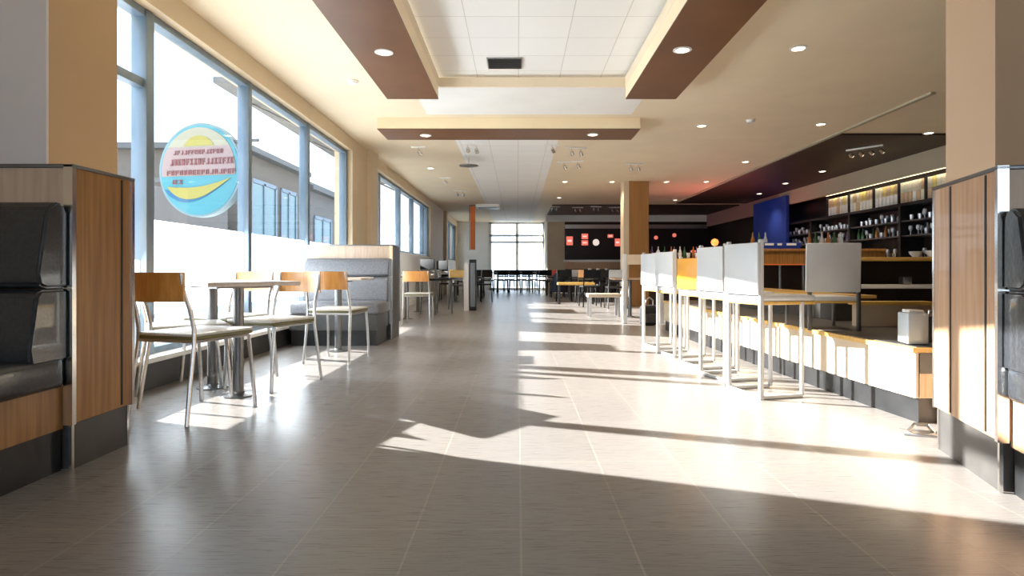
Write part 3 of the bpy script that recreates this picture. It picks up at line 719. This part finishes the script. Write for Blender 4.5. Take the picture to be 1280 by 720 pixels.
for kind, x, y, t, lab in (
    ('black', 2.35, 17.9, 90, 'black chair right of the oak-backed one in the far right group'),
    ('white', 2.95, 17.8, 92, 'white-backed chair at the far right, behind the white trio'),
    ('oak', 2.70, 14.78, 90, 'oak-backed chair at right end of the dark table'),
    ('black', 2.185, 14.80, 90, 'black chair tucked to the middle of the dark table'),
    ('black', 1.22, 15.6, 88, 'black chair at left end of the dark table on the aisle edge'),
    ('black', 1.62, 13.3, 97, 'black chair in front of the honey-topped bench'),
    ('black', 1.70, 19.3, 90, 'black chair second from the aisle in the row before the menu wall'),
    ('white', 2.30, 19.2, 90, 'white-backed chair in the row directly before the menu wall'),
    ('black', 2.90, 19.2, 88, 'black chair furthest right in the row before the menu wall'),
    ('black', -.32, 23.55, 270, 'black chair left of the far window mullion, facing the camera'),
    ('black', .16, 23.75, 270, 'black chair just right of the far window mullion, facing the camera'),
    ('black', .85, 21.9, 262, 'black chair in the right corner of the far window'),
    ('black', -1.5, 20.6, 80, 'black chair against the pale wall left of the far window'),
    ('black', -1.75, 19.2, 100, 'black chair midway between the banner and the far window'),
    ('black', -.95, 15.2, 140, 'black chair turned sideways just beyond the white divider')):
    cafe(kind, x, y, t, lab, {'black': 'far black chairs', 'white': 'white-backed far chairs', 'oak': 'oak-backed far chairs'}[kind])
def bench(x, y, L, z, topm, legm, label, dep=.38):
    r = thing('bench', label, 'bench', (x, y, 0))
    MB().box((0, 0, z-.03), (L, dep, .06), bev=.008).build('seat', M[topm], r)
    for sx in (-1, 1):
        for sy in (-1, 1): MB().box((sx*(L/2-.04), sy*(dep/2-.04), (z-.06)/2), (.04, .04, z-.06)).build('leg', M[legm], r)
    return r
bench(1.40, 14.3, .88, .52, 'yellow', 'black', 'honey-topped low bench at right aisle edge')
bench(1.52, 10.5, .58, .40, 'creamlam', 'steel', 'cream-topped low bench in front of the wood column')
table(1.95, 10.3, 0, .62, .55, (.0,), 'light oak table beyond the white post railing', z=.68, m='woodlight')
table(2.1, 15.6, 0, 1.0, .6, (-.25, .25), 'dark table among the far white-backed chairs', m='charcoal')
jk = thing('coat', 'navy coat draped over a stand at right aisle edge', 'coat', (1.18, 17.2, 0))
MB().tube([(0, 0, 0), (0, 0, .80)], .02, 8).build('stand', M['black'], jk)
MB().lathe([(.17, .18), (.20, .22), (.17, .50), (.14, .68), (.05, .76), (.02, .78)], n=14).build('fabric', M['navy'], jk)
MB().lathe([(.12, 0), (.12, .015), (.03, .03)], n=14).build('base', M['black'], jk)
bg_ = thing('bag', 'black bag with grey strap on floor by the white post railing', 'bag', (1.93, 8.75, 0), .3)
MB().box((0, 0, .15), (.24, .16, .30), bev=.05, seg=4).build('body', M['olivebag'], bg_)
MB().tube([(-.07, -.02, .28), (-.06, -.03, .37), (0, -.03, .41), (.06, -.03, .37), (.07, -.02, .28)], .012, 8).build('strap', M['steel'], bg_)
MB().box((0, -.085, .11), (.17, .03, .13), bev=.012).build('pocket', M['charcoal'], bg_)
for i, (x, y) in enumerate(((1.9, 15.6), (2.1, 15.5), (2.35, 15.65))):
    put('c', None, M['porcelain'], (x, y, .741), 'white cup on the dark table among the far white-backed chairs', 'cup', 'white cups on the dark table', 'cup')

# ------------------------------------------------------------ outside
struct('ground', -60, XL-.15, -20, 60, -.15, -.03, M['pave'])
struct('ground', XL-.15, 20, 24.7, 60, -.15, -.03, M['pave'])
struct('ground', XL-.15, 20, -20, -3.35, -.15, -.03, M['pave'])
sg = thing('round_sign', 'round yellow, pink and turquoise hanging sign seen through the first window', 'sign', (-3.30, 6.19, 1.854), R(-12))
r0 = .49
def disc(r, y0, y1, n=64): return MB().prism([(r*math.cos(2*PI*k/n), r*math.sin(2*PI*k/n)) for k in range(n)], y1-y0, Matrix.Translation((0, y0, 0)))
disc(r0, -.03, .05).build('rim', M['rim'], sg)
disc(r0*.955, -.034, -.028).build('face', M['teal'], sg)
def clipdisc(r, z0, z1, n=40):
    pts = []
    a0, a1 = math.asin(max(-1, z0/r)), math.asin(min(1, z1/r))
    for k in range(n+1): t = a0+(a1-a0)*k/n; pts.append((r*math.cos(t), r*math.sin(t)))
    for k in range(n+1): t = a1+(a0-a1)*k/n; pts.append((-r*math.cos(t), r*math.sin(t)))
    return pts
MB().prism(clipdisc(r0*.9, .24, r0*.9*.999), .006, Matrix.Translation((-.01, -.040, 0))).build('cream_dome', M['signc'], sg)
MB().prism([(x*.5, z*.5+.145) for x, z in clipdisc(.42, .21, .419)], .005, Matrix.Translation((0, -.0445, 0))).build('yellow_glow', M['signy'], sg)
MB().prism(clipdisc(r0*.9, -.06, .239), .006, Matrix.Translation((-.01, -.040, 0))).build('pink_band', M['signp'], sg)
sw = [(-.38+.76*k/20, -.165-.03*math.sin(k/20*PI)+.075*(k/20)**2) for k in range(21)]
low = [(-.38+.76*(1-k/20), -.165-.15*math.sin((1-k/20)**.75*PI)+.075*(1-k/20)**2) for k in range(1, 20)]
MB().prism(sw+low, .006, Matrix.Translation((0, -.046, 0))).build('yellow_swoosh', M['signy'], sg)
MB().prism([(x-.035, z-.03) for x, z in sw+low], .005, Matrix.Translation((0.0, -.0405, 0))).build('blue_shadow', M['deepteal'], sg)
random.seed(11)
def letters(zc, h, xa, xb, step):
    b = MB(); x = xa
    while x < xb:
        w = step*.68; k = random.randrange(6); t = h*.24
        cx = x+w/2
        if k in (0, 1, 2, 4): b.box((x+t/2, -.046, zc), (t, .005, h))
        if k in (0, 2, 3): b.box((x+w-t/2, -.046, zc), (t, .005, h*.95))
        if k in (0, 1, 4, 5): b.box((cx, -.046, zc+h/2-t/2), (w, .005, t))
        if k in (1, 2, 4): b.box((cx, -.046, zc), (w, .005, t*.8))
        if k in (1, 5, 3): b.box((cx, -.046, zc-h/2+t/2), (w, .005, t))
        if k == 5: b.box((cx, -.046, zc), (t, .005, h))
        x += step
    return b
letters(.185, .045, -.30, .28, .043).build('lettering', M['signr'], sg)
letters(.085, .065, -.34, .38, .048).build('lettering', M['signr'], sg)
letters(-.025, .05, -.38, .40, .052).build('lettering', M['signr'], sg)
letters(-.12, .045, -.31, -.17, .07).build('lettering', M['signr'], sg)
MB().span(.38, .67, -.01, .01, .27, .30).build('bracket', M['darksteel'], sg)
MB().span(-.75, -.46, -.01, .01, -.10, -.06).build('bracket', M['darksteel'], sg)
# neighbouring buildings
def facade(label, x, y0, y1, h, m, wins, roof=True):
    r = thing('building', label, 'building', (x, (y0+y1)/2, -.03)); d = (y1-y0)/2
    MB().span(-5, 0, -d, d, 0, h).build('wall', M[m], r)
    if roof: MB().span(-5.3, .35, -d-.3, d+.3, h, h+.18).build('roof', M['roofm'], r)
    for (a, b, z0, z1) in wins:
        f_ = MB(); 
        for q in (a, (a+b)/2, b): f_.span(-.02, .06, q-.07-(y0+y1)/2, q+.07-(y0+y1)/2, z0, z1)
        for z in (z0, z1): f_.span(-.02, .06, a-(y0+y1)/2, b-(y0+y1)/2, z-.07, z+.07)
        w_ = f_.build('window_frame', M['alu'], r)
        MB().span(-.01, .02, a-(y0+y1)/2, b-(y0+y1)/2, z0, z1).build('pane', M['pane'], w_)
    return r
facade('low grey flat building seen behind the round sign', -9, 12.8, 18.4, 2.95, 'stucco2', [], False)
facade('grey building with blue-grey shopfront windows seen through the third pane', -9, 19.2, 24.6, 4.75, 'stucco', [(20.0, 22.0, .4, 3.9), (22.5, 24.0, .4, 3.9)])
facade('pale building with dark eave seen through the fourth pane', -9, 25.4, 32, 4.3, 'stucco2', [(26.2, 28.5, .5, 3.2)])
facade('long pale building seen through the second window bay', -14, 36, 58, 6.5, 'stucco2', [(38, 42, 1, 5), (45, 49, 1, 5), (51, 55, 1, 5)])
cn = thing('canopy', 'grey canopy with thin braces outside the third and fourth panes', 'canopy', (-2.76, 12.4, 3.28))
MB().span(-1.25, 0, -4.6, 4.6, 0, .08).build('slab', M['roofm'], cn)
for y in (-3.6, -1.0, 1.6, 3.8): MB().tube([(-1.2, y, .0), (0.0, y+.3, -.55)], .022, 8).build('brace', M['darksteel'], cn)
# portals guide sky light through the glazing
for (y0_, y1_, z0_, z1_) in ((3.2, 8.9, .22, 2.6), (10.2, 16.9, 1.2, 2.6)):
    pd = bpy.data.lights.new('window_portal', 'AREA'); pd.shape = 'RECTANGLE'; pd.size = z1_-z0_; pd.size_y = y1_-y0_
    pd.cycles.is_portal = True
    po = bpy.data.objects.new('window_portal', pd); C.objects.link(po); po.location = (XL-.1, (y0_+y1_)/2, (z0_+z1_)/2); po.rotation_euler = (0, -PI/2, 0)
for o in list(S.objects):
    if o.get('group') == 'x': del o['group']

# every carton, glass and bottle of the back bar is told apart by shelf, bay and place in its bay
ORD = ['first', 'second', 'third', 'fourth', 'fifth', 'sixth', 'seventh', 'eighth', 'ninth', 'tenth', 'eleventh', 'twelfth', 'thirteenth', 'fourteenth', 'fifteenth', 'sixteenth',
       'seventeenth', 'eighteenth', 'nineteenth', 'twentieth', 'twenty-first', 'twenty-second', 'twenty-third', 'twenty-fourth']
rows = {}
for o in C.objects:
    g = o.get('group', '')
    if o.parent: continue
    if 'on the top shelf' in g:
        bay = sum(o.location.y > b for b in (9.9, 10.6, 11.35, 12.2)); rows.setdefault(('upper' if o.location.z > 2.1 else 'lower', bay, 'c'), []).append(o)
    elif 'back bar' in g and o.location.x > 6.8:
        bay = sum(o.location.y > b for b in (8.9, 10.5, 12.1, 13.7)); z = o.location.z
        rows.setdefault((('counter' if z < 1.2 else 'lower shelf' if z < 1.6 else 'middle shelf'), bay, 'front' if o.location.x < 7 else 'rear'), []).append(o)
for (a, bay, k), L_ in rows.items():
    L_.sort(key=lambda o: o.location.y)
    for i, o in enumerate(L_):
        kind = o['label'].split(' in the ')[0].split(' on the ')[0]
        if k == 'c': o['label'] = '%s, %s row, %s from the right in %s carton bay from the right' % (kind, a, ORD[i], ORD[bay])
        else: o['label'] = '%s, %s %s row, %s from right in %s back bar bay' % (kind, a, k, ORD[i], ORD[bay])
for g in set(o.get('group', '') for o in C.objects):
    if 'walnut bar counter' in g or 'service counter' in g or 'front edge' in g or 'white bowls' in g or 'white cups' in g:
        L_ = sorted([o for o in C.objects if o.get('group') == g], key=lambda o: o.location.x/o.location.y)
        if len(L_) > 1:
            for i, o in enumerate(L_): o['label'] = o['label'] + ', %s from the left' % ORD[i]
